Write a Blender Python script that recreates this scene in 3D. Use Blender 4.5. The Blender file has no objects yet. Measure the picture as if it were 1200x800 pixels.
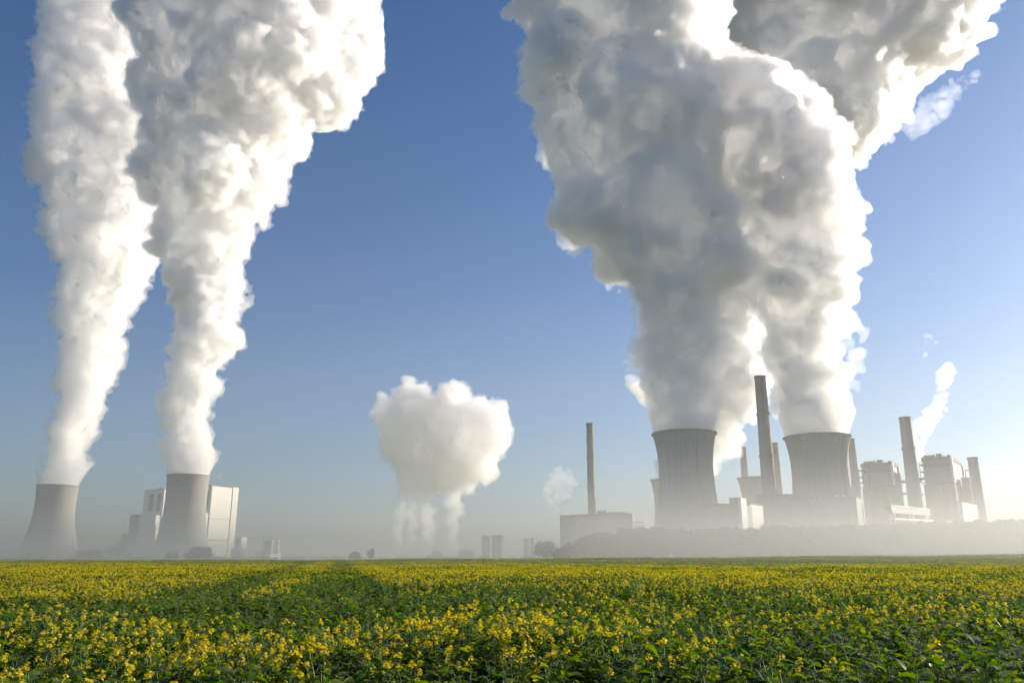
import bpy, bmesh, math, random
import numpy as np
from mathutils import Vector, Matrix
from math import radians as R, sin, cos, tan, pi, atan

C = bpy.context.scene.collection
SC = bpy.context.scene

# ------------------------------------------------------------------ camera, light, exposure
FPX = 950.0                       # focal length in photo pixels (photo is 1200 wide)
HOR = 655.0                       # photo row of the true horizon
PITCH = atan((HOR - 400.0) / FPX)
EYE = 1.75
cam_d = bpy.data.cameras.new("camera")
cam = bpy.data.objects.new("camera", cam_d)
C.objects.link(cam)
cam.location = (0, 0, EYE)
cam.rotation_euler = (pi / 2 + PITCH, 0, 0)
cam_d.sensor_width = 36.0
cam_d.lens = 36.0 * FPX / 1200.0
cam_d.clip_start = 0.05
cam_d.clip_end = 30000
SC.camera = cam

SUN_AZ, SUN_EL = 60.0, 16.0       # degrees right of the view direction / above the horizon
w = bpy.data.worlds.new("World")
SC.world = w
w.use_nodes = True
nt = w.node_tree
nt.nodes.clear()
wo = nt.nodes.new("ShaderNodeOutputWorld")
bg = nt.nodes.new("ShaderNodeBackground")
sky = nt.nodes.new("ShaderNodeTexSky")
sky.sky_type = 'NISHITA'
sky.sun_disc = False
sky.sun_elevation = R(SUN_EL)
sky.sun_rotation = R(SUN_AZ)
sky.altitude = 0
sky.air_density = 1.0
sky.dust_density = 0.9
sky.ozone_density = 6.0
bg.inputs['Strength'].default_value = 0.071
nt.links.new(sky.outputs[0], bg.inputs['Color'])
nt.links.new(bg.outputs[0], wo.inputs['Surface'])

sun_d = bpy.data.lights.new("sun", 'SUN')
sun_d.energy = 4.8
sun_d.angle = R(0.5)
sun_d.color = (1.0, 0.89, 0.74)
sun = bpy.data.objects.new("sun", sun_d)
C.objects.link(sun)
SD = Vector((sin(R(SUN_AZ)) * cos(R(SUN_EL)), cos(R(SUN_AZ)) * cos(R(SUN_EL)), sin(R(SUN_EL))))
sun.rotation_euler = SD.to_track_quat('Z', 'Y').to_euler()
sun.location = (300, 200, 400)

SC.view_settings.view_transform = 'Standard'
SC.view_settings.look = 'None'
SC.view_settings.gamma = 1.0
SC.view_settings.exposure = 0.9
SC.view_settings.use_curve_mapping = False
cy = SC.cycles
cy.max_bounces = 18
cy.volume_bounces = 13
cy.transparent_max_bounces = 48
cy.diffuse_bounces = 12
cy.glossy_bounces = 2
cy.transmission_bounces = 6
cy.use_denoising = True
cy.sample_clamp_indirect = 6.0

HAZE_D = 1.0e-5
MIST = ((27.0, 0.95e-3, 75), (60.0, 2.4e-4, 220), (140.0, 1.1e-4, 330), (330.0, 0.4e-4, 450), (750.0, 0.45e-4, 700))   # top, density, where the bank begins
FAR = 3500.0

# ------------------------------------------------------------------ placing helpers
CP, SP = cos(PITCH), sin(PITCH)


def ray(px, py):
    u, v = (px - 600.0) / FPX, (400.0 - py) / FPX
    return u, CP - v * SP, SP + v * CP


def P(px, py, D):
    """point of the scene seen at photo pixel (px, py) and D metres ahead; also metres per pixel there"""
    x, y, z = ray(px, py)
    t = D / y
    return Vector((x * t, D, EYE + z * t)), t / FPX


def K(px, py):
    x, y, z = ray(px, py)
    return x / y


# ------------------------------------------------------------------ materials
def mat(name):
    m = bpy.data.materials.new(name)
    m.use_nodes = True
    m.node_tree.nodes.clear()
    return m, m.node_tree.nodes, m.node_tree.links


def N(ns, t, **kw):
    n = ns.new(t)
    for k, v in kw.items():
        if k in n.inputs:
            n.inputs[k].default_value = v
        else:
            setattr(n, k, v)
    return n


def ramp(ns, stops):
    n = ns.new("ShaderNodeValToRGB")
    el = n.color_ramp.elements
    while len(el) > 1:
        el.remove(el[-1])
    el[0].position = stops[0][0]
    el[0].color = (*stops[0][1], 1)
    for p, c in stops[1:]:
        e = el.new(p)
        e.color = (*c, 1)
    return n


def surface_mat(name, col, var=0.12, rough=0.8, scale=0.05, streak=0.0, seams=None, metallic=0.0, bump=0.0):
    """noise-varied surface; streak adds vertical weathering, seams = (dx, dz, strength) joint lines in object space"""
    m, ns, ln = mat(name)
    out = N(ns, "ShaderNodeOutputMaterial")
    b = N(ns, "ShaderNodeBsdfPrincipled", Roughness=rough, Metallic=metallic)
    tc = N(ns, "ShaderNodeTexCoord")
    nz = N(ns, "ShaderNodeTexNoise", Scale=scale, Detail=8.0, Roughness=0.6)
    ln.new(tc.outputs['Object'], nz.inputs['Vector'])
    rp = ramp(ns, [(0.25, tuple(c * (1 - var) for c in col)), (0.5, col), (0.78, tuple(min(0.9, c * (1 + var)) for c in col))])
    ln.new(nz.outputs['Fac'], rp.inputs['Fac'])
    colout = rp.outputs['Color']
    if streak > 0:
        mp = N(ns, "ShaderNodeMapping")
        mp.inputs['Scale'].default_value = (0.35, 0.35, 0.012)
        ln.new(tc.outputs['Object'], mp.inputs['Vector'])
        n2 = N(ns, "ShaderNodeTexNoise", Scale=1.0, Detail=5.0)
        ln.new(mp.outputs[0], n2.inputs['Vector'])
        r2 = ramp(ns, [(0.35, (1 - streak,) * 3), (0.6, (1.0,) * 3)])
        ln.new(n2.outputs['Fac'], r2.inputs['Fac'])
        mx = N(ns, "ShaderNodeMix", data_type='RGBA', blend_type='MULTIPLY')
        mx.inputs[0].default_value = 1.0
        ln.new(colout, mx.inputs[6])
        ln.new(r2.outputs['Color'], mx.inputs[7])
        colout = mx.outputs[2]
    if seams:
        dx, dz, st = seams
        sep = N(ns, "ShaderNodeSeparateXYZ")
        ln.new(tc.outputs['Object'], sep.inputs[0])
        prev = None
        for ax, d in ((0, dx), (1, dx), (2, dz)):
            if not d:
                continue
            a = N(ns, "ShaderNodeMath", operation='ADD')
            a.inputs[1].default_value = 1000 * d + 0.43 * d
            ln.new(sep.outputs[ax], a.inputs[0])
            mo = N(ns, "ShaderNodeMath", operation='MODULO')
            mo.inputs[1].default_value = d
            ln.new(a.outputs[0], mo.inputs[0])
            lt = N(ns, "ShaderNodeMath", operation='LESS_THAN')
            lt.inputs[1].default_value = 0.6
            ln.new(mo.outputs[0], lt.inputs[0])
            if prev is None:
                prev = lt
            else:
                mxm = N(ns, "ShaderNodeMath", operation='MAXIMUM')
                ln.new(prev.outputs[0], mxm.inputs[0])
                ln.new(lt.outputs[0], mxm.inputs[1])
                prev = mxm
        ml = N(ns, "ShaderNodeMath", operation='MULTIPLY')
        ml.inputs[1].default_value = st
        ln.new(prev.outputs[0], ml.inputs[0])
        mx = N(ns, "ShaderNodeMix", data_type='RGBA', blend_type='MIX')
        ln.new(ml.outputs[0], mx.inputs[0])
        ln.new(colout, mx.inputs[6])
        mx.inputs[7].default_value = (0.05, 0.05, 0.05, 1)
        colout = mx.outputs[2]
    ln.new(colout, b.inputs['Base Color'])
    if bump:
        bp = N(ns, "ShaderNodeBump", Strength=bump, Distance=0.5)
        ln.new(nz.outputs['Fac'], bp.inputs['Height'])
        ln.new(bp.outputs[0], b.inputs['Normal'])
    ln.new(b.outputs[0], out.inputs['Surface'])
    return m


def volume_mat(name, col, dens, g):
    m, ns, ln = mat(name)
    out = N(ns, "ShaderNodeOutputMaterial")
    v = N(ns, "ShaderNodeVolumePrincipled", Density=dens, Anisotropy=g)
    v.inputs['Color'].default_value = (*col, 1)
    ln.new(v.outputs[0], out.inputs['Volume'])
    return m


def leaf_mat(name, stops, trans=0.45, rough=0.45, spec=0.35):
    m, ns, ln = mat(name)
    out = N(ns, "ShaderNodeOutputMaterial")
    geo = N(ns, "ShaderNodeNewGeometry")
    oi = N(ns, "ShaderNodeObjectInfo")
    ad = N(ns, "ShaderNodeMath", operation='ADD')
    ln.new(geo.outputs['Random Per Island'], ad.inputs[0])
    ln.new(oi.outputs['Random'], ad.inputs[1])
    fr = N(ns, "ShaderNodeMath", operation='FRACT')
    ln.new(ad.outputs[0], fr.inputs[0])
    rp = ramp(ns, stops)
    ln.new(fr.outputs[0], rp.inputs['Fac'])
    b = N(ns, "ShaderNodeBsdfPrincipled", Roughness=rough)
    b.inputs['Specular IOR Level'].default_value = spec
    ln.new(rp.outputs['Color'], b.inputs['Base Color'])
    t = N(ns, "ShaderNodeBsdfTranslucent")
    hs = N(ns, "ShaderNodeHueSaturation", Saturation=1.15, Value=1.5)
    ln.new(rp.outputs['Color'], hs.inputs['Color'])
    ln.new(hs.outputs[0], t.inputs['Color'])
    mx = N(ns, "ShaderNodeMixShader", Fac=trans)
    ln.new(b.outputs[0], mx.inputs[1])
    ln.new(t.outputs[0], mx.inputs[2])
    ln.new(mx.outputs[0], out.inputs['Surface'])
    return m


M = {}
M['concrete'] = surface_mat("cooling_tower_concrete", (0.32, 0.31, 0.285), 0.12, 0.9, 0.02, streak=0.15, seams=(0, 9.0, 0.08))
M['rim'] = surface_mat("tower_rim_concrete", (0.26, 0.25, 0.235), 0.2, 0.9, 0.1)
M['stack'] = surface_mat("chimney_concrete", (0.30, 0.285, 0.265), 0.16, 0.9, 0.04, streak=0.2)
M['clad'] = surface_mat("pale_metal_cladding", (0.80, 0.77, 0.71), 0.05, 0.55, 0.02, streak=0.06, seams=(27.0, 13.0, 0.10))
M['cladgrey'] = surface_mat("grey_metal_cladding", (0.24, 0.24, 0.235), 0.10, 0.6, 0.03, streak=0.12, seams=(14.0, 12.0, 0.3))
M['wallgrey'] = surface_mat("grey_concrete_wall", (0.21, 0.205, 0.19), 0.14, 0.85, 0.04, streak=0.18, seams=(9.0, 8.0, 0.2))
M['dark'] = surface_mat("dark_steel", (0.10, 0.10, 0.10), 0.2, 0.6, 0.1)
M['white'] = surface_mat("white_sheet_metal", (0.78, 0.76, 0.72), 0.05, 0.5, 0.05)
M['glass'] = surface_mat("dark_window_glass", (0.05, 0.06, 0.07), 0.2, 0.15, 0.2)
M['bark'] = surface_mat("bark", (0.09, 0.07, 0.05), 0.3, 0.95, 1.0)
M['treeleaf'] = leaf_mat("tree_leaves", [(0.0, (0.030, 0.050, 0.018)), (0.5, (0.050, 0.075, 0.025)), (1.0, (0.085, 0.095, 0.035))], 0.3, 0.6, 0.2)


# ------------------------------------------------------------------ mesh builder
class MB:
    def __init__(s):
        s.v, s.f = [], []

    def box(s, x0, x1, y0, y1, z0, z1, top=None):
        """top = (dx0, dx1, dy0, dy1) shifts of the upper corners for sloped sides"""
        d = top or (0, 0, 0, 0)
        n = len(s.v)
        s.v += [(x0, y0, z0), (x1, y0, z0), (x1, y1, z0), (x0, y1, z0),
                (x0 + d[0], y0 + d[2], z1), (x1 + d[1], y0 + d[2], z1), (x1 + d[1], y1 + d[3], z1), (x0 + d[0], y1 + d[3], z1)]
        s.f += [tuple(n + i for i in q) for q in ((0, 3, 2, 1), (4, 5, 6, 7), (0, 1, 5, 4), (1, 2, 6, 5), (2, 3, 7, 6), (3, 0, 4, 7))]
        return s

    def tube(s, a, b, r0, r1=None, n=10, caps=True):
        a, b = Vector(a), Vector(b)
        r1 = r0 if r1 is None else r1
        d = (b - a).normalized()
        q = d.to_track_quat('Z', 'Y')
        k = len(s.v)
        for c, r in ((a, r0), (b, r1)):
            for i in range(n):
                t = 2 * pi * i / n
                s.v.append(tuple(c + q @ Vector((r * cos(t), r * sin(t), 0))))
        s.f += [(k + i, k + (i + 1) % n, k + n + (i + 1) % n, k + n + i) for i in range(n)]
        if caps:
            s.f += [tuple(k + i for i in reversed(range(n))), tuple(k + n + i for i in range(n))]
        return s

    def lathe(s, prof, n=96, c=(0, 0, 0), closed=False):
        """prof: list of (radius, z)"""
        k = len(s.v)
        m = len(prof)
        for r, z in prof:
            for i in range(n):
                t = 2 * pi * i / n
                s.v.append((c[0] + r * cos(t), c[1] + r * sin(t), c[2] + z))
        for j in range(m if closed else m - 1):
            a, b = k + j * n, k + ((j + 1) % m) * n
            s.f += [(a + i, a + (i + 1) % n, b + (i + 1) % n, b + i) for i in range(n)]
        return s

    def prism(s, pts, z0, z1):
        """pts: outline in xy, counter-clockwise"""
        n, k = len(pts), len(s.v)
        s.v += [(x, y, z0) for x, y in pts] + [(x, y, z1) for x, y in pts]
        s.f += [(k + i, k + (i + 1) % n, k + n + (i + 1) % n, k + n + i) for i in range(n)]
        s.f += [tuple(k + i for i in reversed(range(n))), tuple(k + n + i for i in range(n))]
        return s

    def wall_prism(s, pts, y0, y1):
        """pts: outline in xz, extruded along y"""
        n, k = len(pts), len(s.v)
        s.v += [(x, y0, z) for x, z in pts] + [(x, y1, z) for x, z in pts]
        s.f += [(k + (i + 1) % n, k + i, k + n + i, k + n + (i + 1) % n) for i in range(n)]
        s.f += [tuple(k + i for i in range(n)), tuple(k + n + i for i in reversed(range(n)))]
        return s

    def build(s, name, m, parent=None, smooth=False, bevel=0.0):
        me = bpy.data.meshes.new(name)
        me.from_pydata(s.v, [], s.f)
        me.validate()
        me.update()
        if smooth:
            me.shade_smooth()
            me.set_sharp_from_angle(angle=R(40))
        me.materials.append(m)
        o = bpy.data.objects.new(name, me)
        C.objects.link(o)
        if parent:
            o.parent = parent
        if bevel:
            b = o.modifiers.new("bevel", 'BEVEL')
            b.width = bevel
            b.segments = 1
        return o


def mesh_np(name, verts, faces, m, parent=None, smooth=True, mats=None, midx=None):
    """fast mesh from numpy arrays, all faces quads"""
    me = bpy.data.meshes.new(name)
    nv, nf = len(verts), len(faces)
    me.vertices.add(nv)
    me.vertices.foreach_set("co", np.ascontiguousarray(verts, dtype=np.float32).ravel())
    me.loops.add(nf * 4)
    me.loops.foreach_set("vertex_index", np.ascontiguousarray(faces, dtype=np.int32).ravel())
    me.polygons.add(nf)
    me.polygons.foreach_set("loop_start", np.arange(0, nf * 4, 4, dtype=np.int32))
    me.update(calc_edges=True)
    if smooth:
        me.shade_smooth()
    for x in (mats or [m]):
        me.materials.append(x)
    if midx is not None:
        me.polygons.foreach_set("material_index", np.ascontiguousarray(midx, dtype=np.int32))
    o = bpy.data.objects.new(name, me)
    if parent != 'loose':
        C.objects.link(o)
        if parent:
            o.parent = parent
    return o


def tag(o, label=None, cat=None, group=None, kind=None):
    for k, v in (("label", label), ("category", cat), ("group", group), ("kind", kind)):
        if v:
            o[k] = v
    return o


def thing(name, loc, rz, label, cat, group=None):
    o = bpy.data.objects.new(name, None)
    C.objects.link(o)
    o.location = loc
    o.rotation_euler = (0, 0, rz)
    return tag(o, label, cat, group)


# ------------------------------------------------------------------ air
def air_box(name, z0, z1, m, kind):
    o = MB().box(-2400, 2400, -250, FAR, z0, z1).build(name, m)
    tag(o, kind='stuff')
    return o


air_box("haze", -6, 1500, volume_mat("haze_air", (0.80, 0.90, 1.0), HAZE_D, 0.3), 'stuff')
for h, d, y0 in MIST:
    o = MB().box(-2380, 2380, y0, FAR - 10, -5, h).build("ground_mist", volume_mat("mist_air", (0.56, 0.58, 0.585) if h < 200 else (0.78, 0.69, 0.52), d, 0.46 if h < 200 else 0.3))
    tag(o, kind='stuff')


# the thicker bank lying before the woodland on the right
tag(MB().box(22, 2370, 190, 545, -4, 25).build("ground_mist", volume_mat("thick_mist_air", (0.60, 0.61, 0.60), 1.5e-3, 0.45)), kind='stuff')


# ------------------------------------------------------------------ ground
def terrain_z(x, y):
    s = lambda a, b, t: np.clip((t - a) / (b - a), 0, 1) ** 2 * (3 - 2 * np.clip((t - a) / (b - a), 0, 1))
    far = s(130, 330, y)
    right = s(-120, 260, x - 0.02 * y)
    und = 0.12 * np.sin(x * 0.11 + 1.3) * np.sin(y * 0.07) * s(8, 40, y)
    return far * (1.1 + 3.3 * right) + und


ys = np.concatenate([np.linspace(-60, 0, 8)[:-1], np.linspace(0, 60, 40)[:-1], np.geomspace(60, 600, 60)[:-1], np.geomspace(600, FAR - 30, 30)])
xs = np.concatenate([-np.geomspace(40, 2350, 50)[::-1], np.linspace(-38, 38, 40), np.geomspace(40, 2350, 50)])
gx, gy = np.meshgrid(xs, ys)
gz = terrain_z(gx, gy)
gv = np.stack([gx, gy, gz], -1).reshape(-1, 3)
nx, ny = len(xs), len(ys)
ii = (np.arange(ny - 1)[:, None] * nx + np.arange(nx - 1)[None, :]).ravel()
gf = np.stack([ii, ii + 1, ii + nx + 1, ii + nx], -1)

m, ns, ln = mat("field_ground")
out = N(ns, "ShaderNodeOutputMaterial")
b = N(ns, "ShaderNodeBsdfPrincipled", Roughness=0.95)
tc = N(ns, "ShaderNodeTexCoord")
sep = N(ns, "ShaderNodeSeparateXYZ")
ln.new(tc.outputs['Object'], sep.inputs[0])
n1 = N(ns, "ShaderNodeTexNoise", Scale=0.9, Detail=6.0)
ln.new(tc.outputs['Object'], n1.inputs['Vector'])
soil = ramp(ns, [(0.3, (0.020, 0.025, 0.010)), (0.7, (0.045, 0.055, 0.02))])
ln.new(n1.outputs['Fac'], soil.inputs['Fac'])
mp = N(ns, "ShaderNodeMapping")
mp.inputs['Rotation'].default_value = (0, 0, R(24))
mp.inputs['Scale'].default_value = (0.10, 0.004, 1)
ln.new(tc.outputs['Object'], mp.inputs['Vector'])
n2 = N(ns, "ShaderNodeTexNoise", Scale=1.0, Detail=4.0)
ln.new(mp.outputs[0], n2.inputs['Vector'])
farc = ramp(ns, [(0.3, (0.11, 0.15, 0.035)), (0.5, (0.18, 0.21, 0.055)), (0.7, (0.25, 0.25, 0.07))])
ln.new(n2.outputs['Fac'], farc.inputs['Fac'])
mr = N(ns, "ShaderNodeMapRange")
mr.inputs['From Min'].default_value = 170
mr.inputs['From Max'].default_value = 240
ln.new(sep.outputs[1], mr.inputs['Value'])
mx = N(ns, "ShaderNodeMix", data_type='RGBA')
ln.new(mr.outputs[0], mx.inputs[0])
ln.new(soil.outputs[0], mx.inputs[6])
ln.new(farc.outputs[0], mx.inputs[7])
ln.new(mx.outputs[2], b.inputs['Base Color'])
ln.new(b.outputs[0], out.inputs['Surface'])
tag(mesh_np("ground", gv, gf, m), kind='structure')


# ------------------------------------------------------------------ crop
rng = np.random.default_rng(7)
M['leaf'] = leaf_mat("crop_leaf", [(0.0, (0.040, 0.088, 0.009)), (0.35, (0.078, 0.142, 0.014)), (0.7, (0.125, 0.190, 0.018)), (1.0, (0.19, 0.23, 0.028))], 0.5, 0.30, 0.45)
M['petal'] = leaf_mat("crop_petal", [(0.0, (0.54, 0.42, 0.02)), (0.5, (0.66, 0.55, 0.04)), (1.0, (0.74, 0.67, 0.11))], 0.4, 0.6, 0.2)
M['stem'] = surface_mat("crop_stem", (0.09, 0.15, 0.035), 0.2, 0.6, 4.0)


class QB:
    """quad collector with a material index per quad"""

    def __init__(s):
        s.v, s.f, s.m = [], [], []

    def grid(s, pts, mi):
        """pts [rows][cols] of 3-vectors"""
        k = len(s.v)
        r, c = len(pts), len(pts[0])
        for row in pts:
            s.v += [tuple(p) for p in row]
        for i in range(r - 1):
            for j in range(c - 1):
                a = k + i * c + j
                s.f.append((a, a + 1, a + c + 1, a + c))
                s.m.append(mi)

    def leaf(s, base, yaw, pitch, L, W, mi=0, rows=4):
        fwd = np.array([cos(yaw) * cos(pitch), sin(yaw) * cos(pitch), sin(pitch)])
        side = np.array([-sin(yaw), cos(yaw), 0.0])
        up = np.cross(side, fwd) * -1
        droop = rng.uniform(0.15, 0.75)
        fold = rng.uniform(0.1, 0.5)
        tw = rng.uniform(-0.5, 0.5)
        side = side * cos(tw) + up * sin(tw)
        prof = [0.10, 0.75, 1.0, 0.72, 0.06] if rows == 4 else [0.2, 1.0, 0.15]
        pts = []
        for i, pw in enumerate(prof):
            t = i / (len(prof) - 1)
            c = base + fwd * L * t - np.array([0, 0, 1.0]) * droop * L * t * t
            wv = W * 0.5 * pw * rng.uniform(0.8, 1.2)
            pts.append([c - side * wv + up * wv * fold, c, c + side * wv + up * wv * fold])
        s.grid(pts, mi)

    def stem(s, a, b, r, mi=2):
        a, b = np.array(a), np.array(b)
        k = len(s.v)
        for c, rr in ((a, r), (b, r * 0.6)):
            for i in range(3):
                t = 2 * pi * i / 3
                s.v.append((c[0] + rr * cos(t), c[1] + rr * sin(t), c[2]))
        for i in range(3):
            s.f.append((k + i, k + (i + 1) % 3, k + 3 + (i + 1) % 3, k + 3 + i))
            s.m.append(mi)

    def flower(s, c, r, mi=1):
        n = np.array([rng.normal(0, 0.6), rng.normal(0, 0.6), 1.0])
        n /= np.linalg.norm(n)
        a = np.cross(n, [1, 0.3, 0]); a /= np.linalg.norm(a)
        b = np.cross(n, a)
        th = rng.uniform(0, pi)
        a, b = a * cos(th) + b * sin(th), b * cos(th) - a * sin(th)
        for d, e in ((a, b), (b, a)):
            k = len(s.v)
            s.v += [tuple(c - d * r - e * r * 0.38 + n * r * .35), tuple(c + d * r - e * r * 0.38 + n * r * .35),
                    tuple(c + d * r + e * r * 0.38 + n * r * .35), tuple(c - d * r + e * r * 0.38 + n * r * .35)]
            s.f.append((k, k + 1, k + 2, k + 3))
            s.m.append(mi)

    def raceme(s, c, size, n):
        for _ in range(n):
            t = rng.uniform(0, 2 * pi)
            h = rng.uniform(0, 1)
            rr = size * 0.5 * math.sqrt(max(0.0, 1 - h * h * 0.85)) * rng.uniform(0.4, 1)
            s.flower(np.array([c[0] + rr * cos(t), c[1] + rr * sin(t), c[2] + h * size * 0.75]), rng.uniform(0.0095, 0.0145))


def plant(flowers, big=1.0):
    q = QB()
    H = rng.uniform(0.70, 0.88)
    top = np.array([rng.normal(0, 0.05), rng.normal(0, 0.05), H])
    q.stem((0, 0, 0), top, 0.007)
    nl = 20
    for i in range(nl):
        t = 0.30 + 0.68 * (i / nl) ** 0.8
        base = top * t
        L = (0.19 - 0.10 * t) * rng.uniform(0.75, 1.3) * big
        q.leaf(base + np.array([0, 0, rng.normal(0, .02)]), i * 2.4 + rng.normal(0, .3), rng.uniform(0.0, 0.9), L, L * rng.uniform(0.45, 0.7))
    nb = max(flowers, 2)
    for k in range(nb):
        a = rng.uniform(0, 2 * pi)
        b0 = top * rng.uniform(0.55, 0.8)
        e = np.array([top[0] + cos(a) * rng.uniform(.04, .15), top[1] + sin(a) * rng.uniform(.04, .15), H + rng.uniform(-0.14, 0.17)])
        q.stem(b0, e, 0.004)
        for j in range(6):
            t = rng.uniform(0.25, 0.95)
            L = rng.uniform(0.05, 0.11) * big
            q.leaf(b0 + (e - b0) * t, rng.uniform(0, 2 * pi), rng.uniform(-.1, 0.9), L, L * rng.uniform(.4, .65))
        if k < flowers:
            q.raceme(e, rng.uniform(0.04, 0.085), int(rng.integers(12, 26)))
    return q


def patch(nl, nf, size=1.5):
    """a stand of several plants for the middle distance"""
    q = QB()
    for _ in range(nl):
        x, y = rng.uniform(-size / 2, size / 2, 2)
        z = rng.uniform(0.5, 0.88)
        L = rng.uniform(0.12, 0.24)
        q.leaf(np.array([x, y, z]), rng.uniform(0, 2 * pi), rng.uniform(0, 0.9), L, L * .6, rows=2)
    for _ in range(nf):
        x, y = rng.uniform(-size / 2, size / 2, 2)
        c = np.array([x, y, rng.uniform(0.74, 0.98)])
        for _ in range(4):
            d = rng.normal(0, .022, 3)
            q.flower(c + d, rng.uniform(.018, .028))
    return q


protos = bpy.data.collections.new("crop_prototypes")
pn = [0]


def proto(q):
    o = mesh_np("plant_%02d" % pn[0], np.array(q.v), np.array(q.f), None, 'loose', smooth=False, mats=[M['leaf'], M['petal'], M['stem']], midx=q.m)
    pn[0] += 1
    protos.objects.link(o)


NV = 5
for _ in range(NV): proto(plant(0, 1.55))
for _ in range(NV): proto(plant(2))
for _ in range(NV): proto(plant(4))
for _ in range(3): proto(patch(95, 4))
for _ in range(3): proto(patch(100, 24))
for _ in range(3): proto(patch(105, 46))


def vnoise(x, y, scale, seed):
    r = np.random.default_rng(seed).random((256, 256))
    u, v = x / scale + 64, y / scale + 64
    i, j = np.floor(u).astype(int), np.floor(v).astype(int)
    a, b = u - i, v - j
    a, b = a * a * (3 - 2 * a), b * b * (3 - 2 * b)
    i0, i1, j0, j1 = i % 256, (i + 1) % 256, j % 256, (j + 1) % 256
    return (r[i0, j0] * (1 - a) + r[i1, j0] * a) * (1 - b) + (r[i0, j1] * (1 - a) + r[i1, j1] * a) * b


def sstep(a, b, t):
    t = np.clip((t - a) / (b - a), 0, 1)
    return t * t * (3 - 2 * t)


def bloom(x, y):
    """0..1 how much the crop flowers at a place"""
    n = 0.55 * vnoise(x, y, 2.6, 3) + 0.45 * vnoise(x, y, 7.0, 4)
    f = 0.13 + 1.35 * (n - 0.43)
    wob = 1.6 * (vnoise(x, y, 5, 9) - .5)
    band = sstep(13.0, 14.6, y + wob) * (1 - sstep(19.0, 21.5, y + wob)) * (1 - sstep(-4.0, 2.0, x))
    f -= 0.95 * band
    f -= 0.04 * sstep(20, 40, y)
    for x0, sl, wd in ((-7.5, -0.229, 1.15), (-5.2, -0.204, 1.3)):
        d = np.abs(x - (x0 + (y - (19.5 if x0 < -6 else 26)) * sl))
        f -= 1.2 * (1 - sstep(wd * .75, wd * 1.3, d)) * sstep(17, 22, y)
    f -= 0.7 * sstep(0.0, 2.5, x) * (1 - sstep(8.5, 13, y))
    f += 0.30 * sstep(18, 26, y) * (1 - sstep(-5, 25, x))
    f -= 0.30 * (1 - sstep(6.0, 8.0, y))
    f -= 0.34 * sstep(85, 150, y)
    f -= 0.05 * (1 - sstep(10, 16, y))
    f += 0.25 * sstep(7.0, 8.5, y) * (1 - sstep(10.5, 12.5, y)) * (1 - sstep(-1, 4, x))
    return np.clip(f, 0.01, 1.0)


def scatter(y0, y1, dens, margin=3.0):
    wmax = 0.74 * y1 + margin
    n = int((y1 - y0) * 2 * wmax * dens)
    x = rng.uniform(-wmax, wmax, n)
    y = rng.uniform(y0, y1, n)
    k = np.abs(x) < 0.74 * y + margin
    return x[k], y[k]


px_, py_, pv, psc, ptilt = [], [], [], [], []


def add_points(x, y, kind):
    f = bloom(x, y)
    r = rng.random(len(x))
    if kind == 'plant':
        lv = np.where(r < f * 0.55, 2, np.where(r < f * 1.15, 1, 0))
        v = lv * NV + rng.integers(0, NV, len(x))
        s = rng.uniform(0.86, 1.12, len(x))
    else:
        lv = np.where(r < f * 0.9, 2, np.where(r < f * 1.6, 1, 0))
        v = 3 * NV + lv * 3 + rng.integers(0, 3, len(x))
        s = rng.uniform(0.92, 1.1, len(x))
    px_.append(x); py_.append(y); pv.append(v); psc.append(s)


for y0, y1, dn in ((3.2, 12, 26), (12, 24, 20), (24, 40, 13)):
    add_points(*scatter(y0, y1, dn), 'plant')
for y0, y1, dn in ((40, 80, 0.95), (80, 150, 0.75), (150, 245, 0.55)):
    add_points(*scatter(y0, y1, dn, 6), 'patch')
X, Y = np.concatenate(px_), np.concatenate(py_)
V, S = np.concatenate(pv), np.concatenate(psc)
# lower, thinner crop on the wheel tracks, a slightly uneven canopy elsewhere
trk = np.minimum(np.abs(X + 7.5 + (Y - 19.5) * .229), np.abs(X + 5.2 + (Y - 26) * .204))
hgt = 0.84 - .10 * (1 - sstep(.9, 1.5, trk)) * sstep(17, 22, Y) + 0.22 * vnoise(X, Y, 3.2, 21) + 0.10 * np.clip(bloom(X, Y), 0, .8)
S = S * hgt
pts = np.stack([X, Y, terrain_z(X, Y)], -1)
me = bpy.data.meshes.new("mustard_crop")
me.vertices.add(len(pts))
me.vertices.foreach_set("co", pts.astype(np.float32).ravel())
for nm, tp, arr in (("variant", 'INT', V.astype(np.int32)), ("size", 'FLOAT', S.astype(np.float32)), ("yaw", 'FLOAT', rng.uniform(0, 2 * pi, len(V)).astype(np.float32))):
    at = me.attributes.new(nm, tp, 'POINT')
    at.data.foreach_set("value", arr)
crop = bpy.data.objects.new("mustard_crop", me)
C.objects.link(crop)
tag(crop, kind='stuff')
ng = bpy.data.node_groups.new("crop_scatter", 'GeometryNodeTree')
ng.interface.new_socket("Geometry", in_out='INPUT', socket_type='NodeSocketGeometry')
ng.interface.new_socket("Geometry", in_out='OUTPUT', socket_type='NodeSocketGeometry')
gi, go = ng.nodes.new("NodeGroupInput"), ng.nodes.new("NodeGroupOutput")
iop = ng.nodes.new("GeometryNodeInstanceOnPoints")
ci = ng.nodes.new("GeometryNodeCollectionInfo")
ci.inputs['Collection'].default_value = protos
ci.inputs['Separate Children'].default_value = True
ci.inputs['Reset Children'].default_value = True
iop.inputs['Pick Instance'].default_value = True


def attr(nm, tp):
    a = ng.nodes.new("GeometryNodeInputNamedAttribute")
    a.data_type = tp
    a.inputs['Name'].default_value = nm
    return a.outputs['Attribute']


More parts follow.
